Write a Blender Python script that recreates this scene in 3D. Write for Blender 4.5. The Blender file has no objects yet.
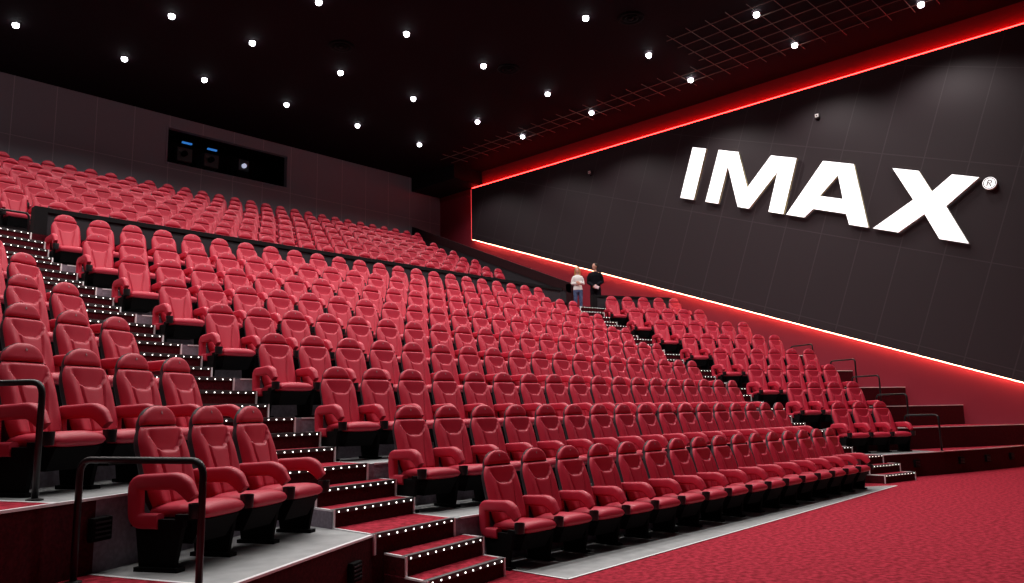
import bpy, bmesh, math, random
from mathutils import Vector, Matrix
random.seed(7)
S = bpy.context.scene
COL = S.collection
R = math.radians
sin, cos, pi, sqrt = math.sin, math.cos, math.pi, math.sqrt

# ------------------------------------------------------------------ materials
MATS = {}
def mat(name, col, rough=0.6, metal=0.0, emit=None, estr=0.0, spec=0.5, noise=None, bump=None, coat=0.0):
    m = bpy.data.materials.new(name); m.use_nodes = True
    nt = m.node_tree; b = nt.nodes['Principled BSDF']
    b.inputs['Base Color'].default_value = (*col, 1)
    b.inputs['Roughness'].default_value = rough
    b.inputs['Metallic'].default_value = metal
    b.inputs['Specular IOR Level'].default_value = spec
    if coat: b.inputs['Coat Weight'].default_value = coat; b.inputs['Coat Roughness'].default_value = 0.35
    if emit:
        b.inputs['Emission Color'].default_value = (*emit, 1); b.inputs['Emission Strength'].default_value = estr
    tc = None
    if noise or bump:
        tc = nt.nodes.new('ShaderNodeTexCoord')
    if noise:                                   # (scale, colour a, colour b, detail)
        n = nt.nodes.new('ShaderNodeTexNoise'); n.inputs['Scale'].default_value = noise[0]; n.inputs['Detail'].default_value = noise[3]
        r = nt.nodes.new('ShaderNodeValToRGB')
        r.color_ramp.elements[0].position = 0.36; r.color_ramp.elements[1].position = 0.66
        r.color_ramp.elements[0].color = (*noise[1], 1); r.color_ramp.elements[1].color = (*noise[2], 1)
        nt.links.new(tc.outputs['Object'], n.inputs['Vector']); nt.links.new(n.outputs['Fac'], r.inputs['Fac'])
        nt.links.new(r.outputs['Color'], b.inputs['Base Color'])
    if bump:                                    # (scale, strength)
        n2 = nt.nodes.new('ShaderNodeTexNoise'); n2.inputs['Scale'].default_value = bump[0]; n2.inputs['Detail'].default_value = 3
        bp = nt.nodes.new('ShaderNodeBump'); bp.inputs['Strength'].default_value = bump[1]; bp.inputs['Distance'].default_value = 0.01
        nt.links.new(tc.outputs['Object'], n2.inputs['Vector']); nt.links.new(n2.outputs['Fac'], bp.inputs['Height'])
        nt.links.new(bp.outputs['Normal'], b.inputs['Normal'])
    MATS[name] = m
    return m

LEATHER = mat('red_leather', (0.455, 0.0195, 0.046), 0.48, spec=0.32, bump=(60, 0.05))
SHELL = mat('charcoal_shell', (0.016, 0.014, 0.018), 0.5)
BLACK = mat('black_plastic', (0.003, 0.0026, 0.003), 0.75, spec=0.08)
MATTE = mat('matte_black_paint', (0.007, 0.006, 0.007), 0.8, spec=0.15)
STEEL = mat('black_steel', (0.004, 0.004, 0.005), 0.42, spec=0.35)
CUP = mat('black_cup', (0.007, 0.006, 0.007), 0.32, spec=0.5)
EMBLEM = mat('pale_thread', (0.42, 0.22, 0.24), 0.6)
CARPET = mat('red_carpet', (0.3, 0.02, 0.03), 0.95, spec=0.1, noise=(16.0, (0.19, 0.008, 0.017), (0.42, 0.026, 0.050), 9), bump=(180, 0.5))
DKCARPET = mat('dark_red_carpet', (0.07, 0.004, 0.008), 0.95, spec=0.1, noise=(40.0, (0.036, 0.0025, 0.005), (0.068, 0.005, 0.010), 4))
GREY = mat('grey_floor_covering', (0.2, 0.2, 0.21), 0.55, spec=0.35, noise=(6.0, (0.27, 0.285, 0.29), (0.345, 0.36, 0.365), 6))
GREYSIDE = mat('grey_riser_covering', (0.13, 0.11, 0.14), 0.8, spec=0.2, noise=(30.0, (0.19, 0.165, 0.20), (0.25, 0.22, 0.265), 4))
PARAPET = mat('dark_parapet_paint', (0.022, 0.005, 0.007), 0.8, spec=0.15)
DKGREY = mat('dark_grey_panel', (0.030, 0.025, 0.030), 0.8, spec=0.2)
TRIM = mat('pale_edge_trim', (0.82, 0.81, 0.83), 0.4)
EDGEGREY = mat('grey_nosing_edge', (0.22, 0.20, 0.21), 0.5)
NOSING = mat('black_nosing', (0.03, 0.028, 0.03), 0.5)
LED = mat('step_led', (1, 1, 1), 0.4, emit=(1.0, 0.95, 0.88), estr=4.5)
REDDARK = mat('darkened_red_wall', (0.17, 0.018, 0.022), 0.8, spec=0.1)  # dimmer version of the red wall paint, shade put into the colour
REDWALL = mat('red_wall_paint', (0.235, 0.019, 0.036), 0.7, spec=0.2, bump=(120, 0.06))
BLACKCEIL = mat('black_ceiling', (0.008, 0.004, 0.006), 0.85, spec=0.05)
TBAR = mat('ceiling_bar', (0.15, 0.10, 0.08), 0.6)
SIGNW = mat('white_sign_face', (0.9, 0.9, 0.9), 0.5, emit=(1.0, 0.97, 0.98), estr=1.25)
SIGNS = mat('cream_sign_side', (0.75, 0.68, 0.42), 0.5)
SIGNR = mat('grey_sign_mark', (0.10, 0.09, 0.08), 0.6)
LAMP = mat('lamp_lens', (1, 1, 1), 0.3, emit=(0.93, 0.96, 1.0), estr=14.0)
LEDWARM = mat('warm_red_led', (1, 0.5, 0.4), 0.4, emit=(1.0, 0.47, 0.28), estr=34.0)
LEDRED = mat('red_led', (1, 0.3, 0.25), 0.4, emit=(1.0, 0.016, 0.014), estr=28.0)
LEDDIM = mat('dim_red_led', (1, 0.3, 0.25), 0.4, emit=(1.0, 0.04, 0.05), estr=1.6)
BLUE = mat('blue_lamp', (0.1, 0.4, 0.9), 0.4, emit=(0.03, 0.20, 0.65), estr=0.7)
GLASS = mat('projector_lens', (0.7, 0.75, 0.85), 0.1, emit=(0.7, 0.75, 1.0), estr=0.6)  # emission stands in for the highlight on the lens
EQUIP = mat('grey_equipment', (0.035, 0.035, 0.04), 0.5)
SKIN = mat('skin', (0.55, 0.27, 0.19), 0.55)
WHITE = mat('white_cotton', (0.78, 0.76, 0.74), 0.8)
JEANS = mat('blue_denim', (0.045, 0.085, 0.19), 0.85, noise=(25.0, (0.03, 0.06, 0.15), (0.09, 0.14, 0.26), 4))
BLOND = mat('blond_hair', (0.48, 0.27, 0.10), 0.6)
BROWN = mat('dark_hair', (0.022, 0.014, 0.010), 0.6)
SUIT = mat('black_cloth', (0.006, 0.006, 0.009), 0.9, spec=0.1)
SHOE = mat('black_shoe', (0.012, 0.011, 0.011), 0.4)
PAPER = mat('folded_paper', (0.62, 0.42, 0.45), 0.7)
EYE = mat('dark_eye', (0.02, 0.015, 0.012), 0.3)
LIP = mat('lips', (0.40, 0.12, 0.10), 0.5)

def panel_mat(name, base, seam, rot, du, dv, ou, ov, axis):
    """dark wall cladding with thin paler seams in a rotated rectangular grid; axis picks the wall's in-plane pair"""
    m = mat(name, base, 0.62, spec=0.3)
    nt = m.node_tree; L = nt.links; b = nt.nodes['Principled BSDF']
    tc = nt.nodes.new('ShaderNodeTexCoord'); sx = nt.nodes.new('ShaderNodeSeparateXYZ'); L.new(tc.outputs['Object'], sx.inputs[0])
    def mth(op, a, c=None):
        n = nt.nodes.new('ShaderNodeMath'); n.operation = op
        for k, q in enumerate((a, c)):
            if q is None: continue
            if isinstance(q, (int, float)): n.inputs[k].default_value = q
            else: L.new(q, n.inputs[k])
        return n.outputs[0]
    h = sx.outputs['Y'] if axis == 'Y' else sx.outputs['X']; z = sx.outputs['Z']
    u = mth('SUBTRACT', mth('MULTIPLY', h, -cos(rot)), mth('MULTIPLY', z, sin(rot)))
    v = mth('ADD', mth('MULTIPLY', h, -sin(rot)), mth('MULTIPLY', z, cos(rot)))
    def line(q, d, o, w):
        f = mth('FRACT', mth('DIVIDE', mth('SUBTRACT', q, o), d))
        e = mth('MINIMUM', f, mth('SUBTRACT', 1.0, f))
        return mth('LESS_THAN', e, w / d)
    ln = mth('MAXIMUM', line(u, du, ou, 0.014), line(v, dv, ov, 0.012))
    mx = nt.nodes.new('ShaderNodeMix'); mx.data_type = 'RGBA'
    mx.inputs[6].default_value = (*base, 1); mx.inputs[7].default_value = (*seam, 1)
    L.new(ln, mx.inputs[0]); L.new(mx.outputs[2], b.inputs['Base Color'])
    return m
WALLDARK = panel_mat('dark_wall_cladding', (0.025, 0.0160, 0.0195), (0.046, 0.034, 0.039), R(19.3), 1.16, 2.57, -8.75, 5.28, 'Y')
WALLBACK = panel_mat('back_wall_cladding', (0.245, 0.235, 0.275), (0.38, 0.36, 0.41), 0.0, 1.2, 2.6, -2.6, 10.2, 'X')

# ------------------------------------------------------------------ mesh helpers
def link(o):
    COL.objects.link(o); return o
def obj(name, data, parent=None, mats=None, smooth=False):
    o = bpy.data.objects.new(name, data); link(o)
    if parent: o.parent = parent
    for m in (mats or []): data.materials.append(m)
    if smooth:
        for p in data.polygons: p.use_smooth = True
    return o
def tag(o, label=None, cat=None, group=None, kind=None):
    if label: o['label'] = label
    if cat: o['category'] = cat
    if group: o['group'] = group
    if kind: o['kind'] = kind
    return o
def empty(name, loc=(0, 0, 0), rz=0.0):
    o = bpy.data.objects.new(name, None); link(o); o.location = loc; o.rotation_euler = (0, 0, rz); o.empty_display_size = 0.2
    return o

class MB:
    def __init__(s): s.v = []; s.f = []; s.m = []
    def add(s, vs, fs, mi=0):
        b = len(s.v); s.v += [tuple(p) for p in vs]; s.f += [[i + b for i in f] for f in fs]; s.m += [mi] * len(fs); return s
    def box(s, lo, hi, mi=0, M=None):
        x0, y0, z0 = lo; x1, y1, z1 = hi
        vs = [(x0,y0,z0),(x1,y0,z0),(x1,y1,z0),(x0,y1,z0),(x0,y0,z1),(x1,y0,z1),(x1,y1,z1),(x0,y1,z1)]
        if M: vs = [tuple(M @ Vector(p)) for p in vs]
        return s.add(vs, [(0,3,2,1),(4,5,6,7),(0,1,5,4),(1,2,6,5),(2,3,7,6),(3,0,4,7)], mi)
    def prism(s, poly, z0, z1, mtop=0, mside=0, flip=None):
        """poly: ccw list of (x,y); side material may be a function of the edge"""
        n = len(poly); b = len(s.v)
        a = sum(poly[i][0]*poly[(i+1)%n][1]-poly[(i+1)%n][0]*poly[i][1] for i in range(n))
        if a < 0: poly = poly[::-1]
        s.v += [(x, y, z0) for x, y in poly] + [(x, y, z1) for x, y in poly]
        s.f.append([b+n+i for i in range(n)]); s.m.append(mtop)
        s.f.append([b+n-1-i for i in range(n)]); s.m.append(mtop)
        for i in range(n):
            j = (i+1) % n
            s.f.append([b+i, b+j, b+n+j, b+n+i]); s.m.append(mside(poly[i], poly[j]) if callable(mside) else mside)
        return s
    def sweep(s, path, prof, up=(0, 0, 1), closed=True, mi=0, cap=True, scale=None):
        """sweep a 2D profile (list of (a,b)) along a path of Vectors; a along side, b along the path normal"""
        P = [Vector(p) for p in path]; n = len(P); k = len(prof); b0 = len(s.v)
        for i, p in enumerate(P):
            t = (P[min(i+1, n-1)] - P[max(i-1, 0)]).normalized()
            side = t.cross(Vector(up))
            if side.length < 1e-4: side = Vector((1, 0, 0))
            side.normalize(); nn = side.cross(t)
            sc = scale[i] if scale else 1.0
            for a, c in prof: s.v.append(tuple(p + side*a*sc + nn*c*sc))
        for i in range(n-1):
            for j in range(k):
                j2 = (j+1) % k
                s.f.append([b0+i*k+j, b0+i*k+j2, b0+(i+1)*k+j2, b0+(i+1)*k+j]); s.m.append(mi)
        if cap:
            s.f.append([b0+j for j in range(k)][::-1]); s.m.append(mi)
            s.f.append([b0+(n-1)*k+j for j in range(k)]); s.m.append(mi)
        return s
    def lathe(s, prof, c=(0, 0, 0), n=16, mi=0):
        b = len(s.v); k = len(prof)
        for i in range(n):
            a = 2*pi*i/n
            for r, z in prof: s.v.append((c[0]+r*cos(a), c[1]+r*sin(a), c[2]+z))
        for i in range(n):
            i2 = (i+1) % n
            for j in range(k-1):
                s.f.append([b+i*k+j, b+i2*k+j, b+i2*k+j+1, b+i*k+j+1]); s.m.append(mi)
        return s
    def sphere(s, c, r, n=10, mi=0, sc=(1, 1, 1)):
        pr = [(max(1e-4, sin(pi*j/n)), -cos(pi*j/n)) for j in range(n+1)]
        b = len(s.v); s.lathe([(p[0]*r, p[1]*r) for p in pr], (0, 0, 0), n*2-4, mi)
        for i in range(b, len(s.v)): s.v[i] = (c[0]+s.v[i][0]*sc[0], c[1]+s.v[i][1]*sc[1], c[2]+s.v[i][2]*sc[2])
        return s
    def mesh(s, name, fix=True):
        me = bpy.data.meshes.new(name); me.from_pydata(s.v, [], s.f)
        for p, i in zip(me.polygons, s.m): p.material_index = i
        if fix:
            bm = bmesh.new(); bm.from_mesh(me); bmesh.ops.recalc_face_normals(bm, faces=bm.faces); bm.to_mesh(me); bm.free()
        me.update(); return me
    def build(s, name, mats, parent=None, smooth=False, bevel=0.0, seg=2, angle=None):
        me = s.mesh(name)
        if bevel:
            bm = bmesh.new(); bm.from_mesh(me)
            es = [e for e in bm.edges if len(e.link_faces) == 2 and e.calc_face_angle(0) > 0.5]
            bmesh.ops.bevel(bm, geom=es, offset=bevel, segments=seg, affect='EDGES', profile=0.5)
            bm.to_mesh(me); bm.free()
        o = obj(name, me, parent, mats, smooth)
        if angle: 
            for p in me.polygons: p.use_smooth = True
            me.set_sharp_from_angle(angle=angle)
        return o
def rrect(w, h, r, k=4):
    pts = []
    for cx, cy, a0 in ((w/2-r, h/2-r, 0), (-w/2+r, h/2-r, 90), (-w/2+r, -h/2+r, 180), (w/2-r, -h/2+r, 270)):
        for i in range(k+1):
            a = R(a0 + 90*i/k); pts.append((cx+r*cos(a), cy+r*sin(a)))
    return pts
def circ(r, n=12): return [(r*cos(2*pi*i/n), r*sin(2*pi*i/n)) for i in range(n)]
def fillet(pts, rad, k=6):
    P = [Vector(p) for p in pts]; out = [P[0]]
    for i in range(1, len(P)-1):
        a, b, c = P[i-1], P[i], P[i+1]
        d1 = (a-b); d2 = (c-b); r = min(rad, d1.length*0.49, d2.length*0.49)
        p1 = b + d1.normalized()*r; p2 = b + d2.normalized()*r
        for j in range(k+1):
            t = j/k; out.append(p1*(1-t)**2 + b*2*t*(1-t) + p2*t*t)
    out.append(P[-1]); return out

# ------------------------------------------------------------------ layout (metres; x along the rows, y up the rake)
D, HS, HQ = 1.2255, 0.49789, 0.002944
def F(r): return HS*(r-1) + HQ*(r-1)**2                 # floor level of row r
XC = -0.1702                                            # each centre row starts this much further left
LX, LY, LSX, LSY, LTH = -2.405, 0.725, -0.166, 1.198, 0.495
RX, RY, RSX, RSY, RTH = 12.199, 1.096, 0.417, 1.195, 0.463
EDGE = 0.107
WALLX = 17.62
def lpos(r, i): return (LX+LSX*(r-2)-.6*i*cos(LTH), LY+LSY*(r-2)-.6*i*sin(LTH))
def rpos(r, i): return (RX+RSX*(r-2)+.6*i*cos(RTH), RY+RSY*(r-2)-.6*i*sin(RTH))
def lline(r, x, off=EDGE):                              # y on the line behind left row r
    x0, y0 = lpos(r, 0); x0 -= sin(LTH)*off; y0 += cos(LTH)*off
    return y0 + (x-x0)*math.tan(LTH)
def rline(r, x, off=EDGE):
    x0, y0 = rpos(r, 0); x0 += sin(RTH)*off; y0 += cos(RTH)*off
    return y0 - (x-x0)*math.tan(RTH)
# aisles between the blocks: left and right limits at the front line of landing r
def la(r): return (-1.68+LSX*(r-2), -0.53+XC*(r-2))
def ra(r): return (10.62+RSX*(r-2), 11.72+RSX*(r-2))
def lnose(r, off=0.0):
    xl, xr = la(r); yr = D*(r-2)+0.09+off
    return (xl, yr-0.23), (xr, yr)
def rnose(r, off=0.0):
    xl, xr = ra(r); yr = 0.08+RSY*(r-2)+off
    return (xl, yr+0.24), (xr, yr)
CENTRE_N = {1: 16, 2: 17, 3: 18, 4: 19, 5: 20, 6: 21, 7: 22, 8: 23, 9: 23}
RIGHT_N = {2: 3, 3: 4, 4: 5, 5: 6, 6: 6, 7: 6, 8: 5, 9: 5}
UP_D = 1.33
UP_Y = [11.88+UP_D*j for j in range(7)]
UP_Z = [4.92, 5.44, 5.99, 6.54, 7.09, 7.63, 8.17]
UP_F = [-0.51, -0.35, -0.10, 0.13, 0.39, 0.56, 0.70]
UP_LAST = [21, 23, 23, 23, 23, 23, 25]
CROSS = 4.90

# ------------------------------------------------------------------ camera
cam = bpy.data.cameras.new('camera'); co = link(bpy.data.objects.new('camera', cam)); S.camera = co
yaw, pit, rol = CAMROT = (0.81363, 0.15222, -0.01807)
f = Vector((sin(yaw)*cos(pit), cos(yaw)*cos(pit), sin(pit)))
r0 = Vector((cos(yaw), -sin(yaw), 0)); u0 = r0.cross(f)
rr = r0*cos(rol)+u0*sin(rol); uu = -r0*sin(rol)+u0*cos(rol)
CAMP = Vector((-5.991, -5.927, 1.547)); FPX = 784.64
co.matrix_world = Matrix(((rr.x, uu.x, -f.x, CAMP.x), (rr.y, uu.y, -f.y, CAMP.y), (rr.z, uu.z, -f.z, CAMP.z), (0, 0, 0, 1)))
cam.sensor_width = 36; cam.lens = 36*FPX/1024; cam.clip_end = 200
def px(p):
    d = Vector(p)-CAMP; z = d.dot(f)
    if z < 0.1: return (-9999, -9999)
    return (512+FPX*d.dot(rr)/z, 291.5-FPX*d.dot(uu)/z)
def in_frame(p, m=0): 
    a, b = px(p); return -m < a < 1024+m and -m < b < 583+m

# ------------------------------------------------------------------ room shell
XL, YF, YB, ZC = -8.4, -13.0, 20.9, 12.1
tag(MB().prism([(XL, YF), (WALLX, YF), (WALLX, 1.2), (XL, 1.2)], -0.2, 0.0, 0, 0).build('floor', [CARPET]), kind='structure')
tag(MB().box((XL, YF, ZC), (WALLX+0.2, YB+1.5, ZC+0.2)).build('ceiling', [BLACKCEIL]), kind='structure')
tag(MB().box((WALLX, YF, -0.2), (WALLX+0.2, YB+0.2, ZC)).build('wall_right', [REDWALL]), kind='structure')
tag(MB().box((XL-0.2, YF, -0.2), (XL, YB+0.2, ZC)).build('wall_left', [WALLDARK]), kind='structure')
# back wall with the opening of the projection booth
BX0, BX1, BZ0, BZ1 = 4.95, 9.62, 10.40, 11.66
w = MB()
for lo, hi in (((XL, YB, 6.5), (BX0, YB+0.2, ZC)), ((BX1, YB, 6.5), (WALLX, YB+0.2, ZC)), ((BX0, YB, 6.5), (BX1, YB+0.2, BZ0)), ((BX0, YB, BZ1), (BX1, YB+0.2, ZC))): w.box(lo, hi)
tag(w.build('wall_back', [WALLBACK]), kind='structure')
b = MB()
b.box((BX0-.05, YB+1.4, BZ0-.05), (BX1+.05, YB+1.45, BZ1+.05)); b.box((BX0-.05, YB+.2, BZ0-.05), (BX0, YB+1.4, BZ1+.05)); b.box((BX1, YB+.2, BZ0-.05), (BX1+.05, YB+1.4, BZ1+.05))
b.box((BX0-.05, YB+.2, BZ0-.05), (BX1+.05, YB+1.4, BZ0)); b.box((BX0-.05, YB+.2, BZ1), (BX1+.05, YB+1.4, BZ1+.05))
tag(b.build('booth_recess', [BLACK]), kind='structure')
fr = MB()
for lo, hi in (((BX0-.06, YB-.03, BZ0-.07), (BX1+.06, YB, BZ0)), ((BX0-.06, YB-.03, BZ1), (BX1+.06, YB, BZ1+.06)), ((BX0-.06, YB-.03, BZ0), (BX0, YB, BZ1)), ((BX1, YB-.03, BZ0), (BX1+.06, YB, BZ1))): fr.box(lo, hi)
tag(fr.build('trim_1', [WALLBACK]), kind='structure')
# dark cladding of the right wall: stands proud of the red wall; its lower edge follows the rake
def ledz(y): return 2.595+0.350*y
PX0, PX1 = 17.40, 17.455
YA_, YZ_, ZT = 18.56, -7.0, 11.39
m_ = MB(); poly = [(YA_, ledz(YA_)), (YA_, ZT), (YZ_, ZT), (YZ_, ledz(YZ_))]
vs = [(PX0, y, z) for y, z in poly]+[(PX1, y, z) for y, z in poly]
m_.add(vs, [(0,1,2,3), (7,6,5,4), (0,4,5,1), (1,5,6,2), (2,6,7,3), (3,7,4,0)])
tag(m_.build('wall_right_cladding', [WALLDARK]), kind='structure')
# light strips tucked behind the cladding's edges
def strip(name, p, q, n, mt, label, hgt=0.03, out=0.011):
    n = Vector(n); p = Vector(p)-n*hgt; q = Vector(q)-n*hgt; n = n*(hgt+out)
    m = MB(); X0, X1 = PX1+0.001, PX1+0.022
    vs = []
    for X in (X0, X1):
        for c in (p, q, q+n, p+n): vs.append((X, c.y, c.z))
    m.add(vs, [(0,1,2,3), (7,6,5,4), (0,4,5,1), (1,5,6,2), (2,6,7,3), (3,7,4,0)])
    return tag(m.build(name, [mt]), label, 'light strip', 'light strips around the wall cladding')
cs, sn = cos(math.atan(.35)), sin(math.atan(.35))
strip('light_strip', (0, YA_, ledz(YA_)), (0, YZ_, ledz(YZ_)), (0, sn, -cs), LEDWARM, 'glowing warm light strip sloping under the dark wall cladding')
strip('light_strip', (0, YA_, ZT), (0, YZ_, ZT), (0, 0, 1), LEDRED, 'glowing red light strip along the top of the dark wall cladding', 0.03, 0.055)
strip('light_strip', (0, YA_, ledz(YA_)), (0, YA_, ZT), (0, 1, 0), LEDDIM, 'short upright red light strip at the rear edge of the cladding', 0.03, 0.08)
tag(MB().box((17.60, YF, 11.25), (WALLX+.01, YB, ZC)).build('wall_darkened_band', [REDDARK]), kind='structure')  # added band darkening the upper red wall by colour, so the glow fades
# boxed-in bulkhead in the rear right corner of the ceiling
tag(MB().box((15.9, 18.05, 11.46), (17.58, YB, ZC)).build('ceiling_bulkhead', [MATTE], bevel=0.01), kind='structure')
# open ceiling grid beside the right wall
g = MB()
for k in range(6): g.box((12.7+0.6*k-0.0055, -7, ZC-0.04), (12.7+0.6*k+0.0055, 5.4 if k < 4 else 18.0, ZC-0.02))
for k in range(41): g.box((12.4 if k < 21 else 14.7, -7+0.61*k-0.0055, ZC-0.039), (16.1, -7+0.61*k+0.0055, ZC-0.021))
tag(g.build('ceiling_grid', [TBAR]), kind='structure')

# ------------------------------------------------------------------ stepped platforms
def edge_line(r):
    """front edge of the platform of row r from the left side wall to the right wall"""
    (lx0, ly0), (lx1, ly1) = lnose(r); (qx0, qy0), (qx1, qy1) = rnose(r)
    pts = []
    for x in ((-8.3, -6.0, -4.6, -3.76, -3.0, -2.3)):
        pts.append((x+LSX*(r-2), lline(r-1, x+LSX*(r-2)) - (0.07 if r == 2 else 0)))
    pts += [(lx0-.02, ly0), (lx1, ly1), (lx1+0.1, D*(r-2)+EDGE), (qx0-.1, D*(r-2)+EDGE), (qx0, qy0), (qx1, qy1)]
    if r == 2: pts += [(13.73, -0.62), (15.4, -1.12), (16.9, -1.46), (WALLX, -1.6)]
    else: pts += [(min(qx1+1.5, 17.0), rline(r-1, min(qx1+1.5, 17.0))), (WALLX, rline(r-1, WALLX))]
    return pts
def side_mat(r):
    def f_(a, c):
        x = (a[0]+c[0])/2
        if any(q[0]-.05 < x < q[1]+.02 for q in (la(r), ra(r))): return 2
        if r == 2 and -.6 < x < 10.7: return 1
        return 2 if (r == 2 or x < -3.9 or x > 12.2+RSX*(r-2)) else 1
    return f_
def lend(r): n = r+1; p = lpos(r, n-1); return (p[0]-.42*cos(LTH), p[1]-.42*sin(LTH))
def rend(r): p = rpos(r, RIGHT_N[r]-1); return (p[0]+.62*cos(RTH), p[1]-.62*sin(RTH))
for r in range(2, 10):
    front = edge_line(r); back = edge_line(r+1)
    back = [(x, y+0.25) for x, y in back]
    back[0] = (front[0][0], max(back[0][1], front[0][1]+.5))
    poly = front + back[::-1]
    z = F(r)
    # the slab reaches down past the level below so that its face is a full riser
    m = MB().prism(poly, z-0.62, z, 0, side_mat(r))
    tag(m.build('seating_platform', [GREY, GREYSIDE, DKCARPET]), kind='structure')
    # red carpet on the aisle at the outer ends of the rows
    lo = lend(r); d_ = (cos(LTH), sin(LTH)); nb = (-sin(LTH), cos(LTH))
    fx = lo[0]-nb[0]*0.95*0; 
    c = MB(); e2 = edge_line(r); e3 = edge_line(r+1)
    xa = lo[0]+0.30; ya = lline(r-1, xa)-(0.07 if r == 2 else 0)
    xb = lo[0]-0.12; yb = lline(r, xb)
    c.prism([(xa, ya+.02), (xb, yb), (xb-2.2, lline(r, xb-2.2)), (xa-2.2, lline(r-1, xa-2.2))], z, z+0.004)
    if r <= 5:
        re = rend(r)
        xs_ = [re[0]-0.35, 15.4, 16.9, WALLX-.13] if r == 2 else [re[0]-0.4, WALLX-.13]
        if r == 2: fl = [(xs_[0], -0.62+.02), (15.4, -1.10), (16.9, -1.44), (WALLX-.13, -1.56)]
        else: fl = [(x, rline(r-1, x)+.02) for x in xs_]
        bl = [(WALLX-.13, rline(r, WALLX-.13)), (re[0]+0.15, rline(r, re[0]+.15))]
        c.prism(fl+bl, z, z+0.004)
    tag(c.build('floor_carpet', [CARPET]), kind='structure')
    # pale trim along the front edge, outside the stair aisles
    t = MB(); hid = 2
    def seg(pts):
        for a, b_ in zip(pts[:-1], pts[1:]):
            v = Vector((b_[0]-a[0], b_[1]-a[1], 0)).normalized(); nn = Vector((-v.y, v.x, 0))
            A = Vector((*a, z)); B = Vector((*b_, z))
            q = [A-nn*.006, B-nn*.006, B+nn*.028, A+nn*.028]
            t.add([tuple(k+Vector((0, 0, .006))) for k in q]+[tuple(k-Vector((0, 0, .012))) for k in q[:2]], [(0,1,2,3), (0,4,5,1)])
    seg(front[:7]); seg(front[9-1:10]); seg(front[11:])
    tag(t.build('trim_2', [TRIM]), kind='structure')
    # trim between grey covering and red carpet at the left end of the near rows
    if r in (2, 3):
        q = MB(); A = Vector((xa, ya, z)); B = Vector((xb, yb, z)); v = (B-A).normalized(); nn = Vector((-v.y, v.x, 0))*.018
        q.add([tuple(k+Vector((0, 0, .007))) for k in (A-nn, B-nn, B+nn, A+nn)], [(0, 1, 2, 3)])
        tag(q.build('trim_3', [TRIM]), kind='structure')
# front strip of grey covering under the first row, at carpet level
P1 = [(-0.15, -1.05), (10.40, -0.58), (9.86, -0.16), (10.62, 0.33), (-0.30, 0.2), (-0.34, 0.1), (-0.15, -0.30)]
tag(MB().prism(P1, -0.05, 0.004).build('floor_front', [GREY]), kind='structure')
t = MB()
for a, b_ in ((P1[6], P1[0]), (P1[0], P1[1]), (P1[1], P1[2])):
    v = Vector((b_[0]-a[0], b_[1]-a[1], 0)).normalized(); nn = Vector((-v.y, v.x, 0))*.014
    A = Vector((*a, .008)); B = Vector((*b_, .008))
    t.add([tuple(k) for k in (A-nn, B-nn, B+nn, A+nn)], [(0, 1, 2, 3)])
tag(t.build('trim_4', [TRIM]), kind='structure')
# cross aisle behind row nine and the stepped rear block
e10 = edge_line(10)
tag(MB().prism(e10+[(WALLX, 12.8), (-8.4, 12.8)], CROSS-0.72, CROSS, 0, 1).build('seating_platform', [CARPET, DKCARPET]), kind='structure')
for j in range(7):
    y0 = UP_Y[j]-UP_D+0.18 if j else 11.35; y1 = (UP_Y[j+1]-UP_D+0.4) if j < 6 else YB
    x0 = -1.15 if j == 0 else XL
    tag(MB().prism([(x0, y0), (15.92, y0), (15.92, y1), (x0, y1)], UP_Z[j]-(0.95 if j == 1 else 0.62), UP_Z[j], 0, 1).build('seating_platform', [GREY, MATTE]), kind='structure')
# ramp up to the rear door along the right wall
rp = MB(); ys_ = [11.9, 20.9]
rp.add([(16.1, 11.9, CROSS), (WALLX, 11.9, CROSS), (WALLX, 20.9, 8.2), (16.1, 20.9, 8.2), (16.1, 11.9, CROSS-.3), (WALLX, 11.9, CROSS-.3), (WALLX, 20.9, 7.9), (16.1, 20.9, 7.9)],
       [(0,1,2,3), (7,6,5,4), (0,4,5,1), (1,5,6,2), (2,6,7,3), (3,7,4,0)])
tag(rp.build('floor_ramp', [CARPET]), kind='structure')
# dark barrier in front of the rear block, and the sloping parapet at its right side
b = MB(); b.box((-1.70, 10.16, CROSS-.5), (13.3, 10.28, 5.40), 1); b.box((-1.76, 10.12, 5.38), (13.36, 10.32, 5.47), 0); b.box((-1.80, 10.11, CROSS-.5), (-1.58, 10.33, 5.47), 0)
tag(b.build('wall_barrier', [MATTE, DKGREY]), kind='structure')
def parz(y): return 6.13+0.41*(y-11.85)
p = MB()
def ypoly(x0, x1, pts, mi):
    n = len(pts); vs = [(x0, y, z) for y, z in pts]+[(x1, y, z) for y, z in pts]
    p.add(vs, [list(range(n)), list(range(2*n-1, n-1, -1))]+[[i, (i+1) % n, n+(i+1) % n, n+i] for i in range(n)], mi)
ypoly(15.93, 16.07, [(11.85, CROSS-.3), (20.85, 7.9), (20.85, parz(20.85)-.36), (11.85, parz(11.85)-.36)], 1)
ypoly(15.90, 16.10, [(11.82, parz(11.82)-.36), (20.85, parz(20.85)-.36), (20.85, parz(20.85)), (11.82, parz(11.82))], 0)
ypoly(15.90, 16.10, [(11.80, CROSS-.3), (12.05, CROSS-.2), (12.05, parz(12.05)-.1), (11.80, parz(11.80))], 0)
tag(p.build('wall_parapet', [PARAPET, DKGREY]), kind='structure')
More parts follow.
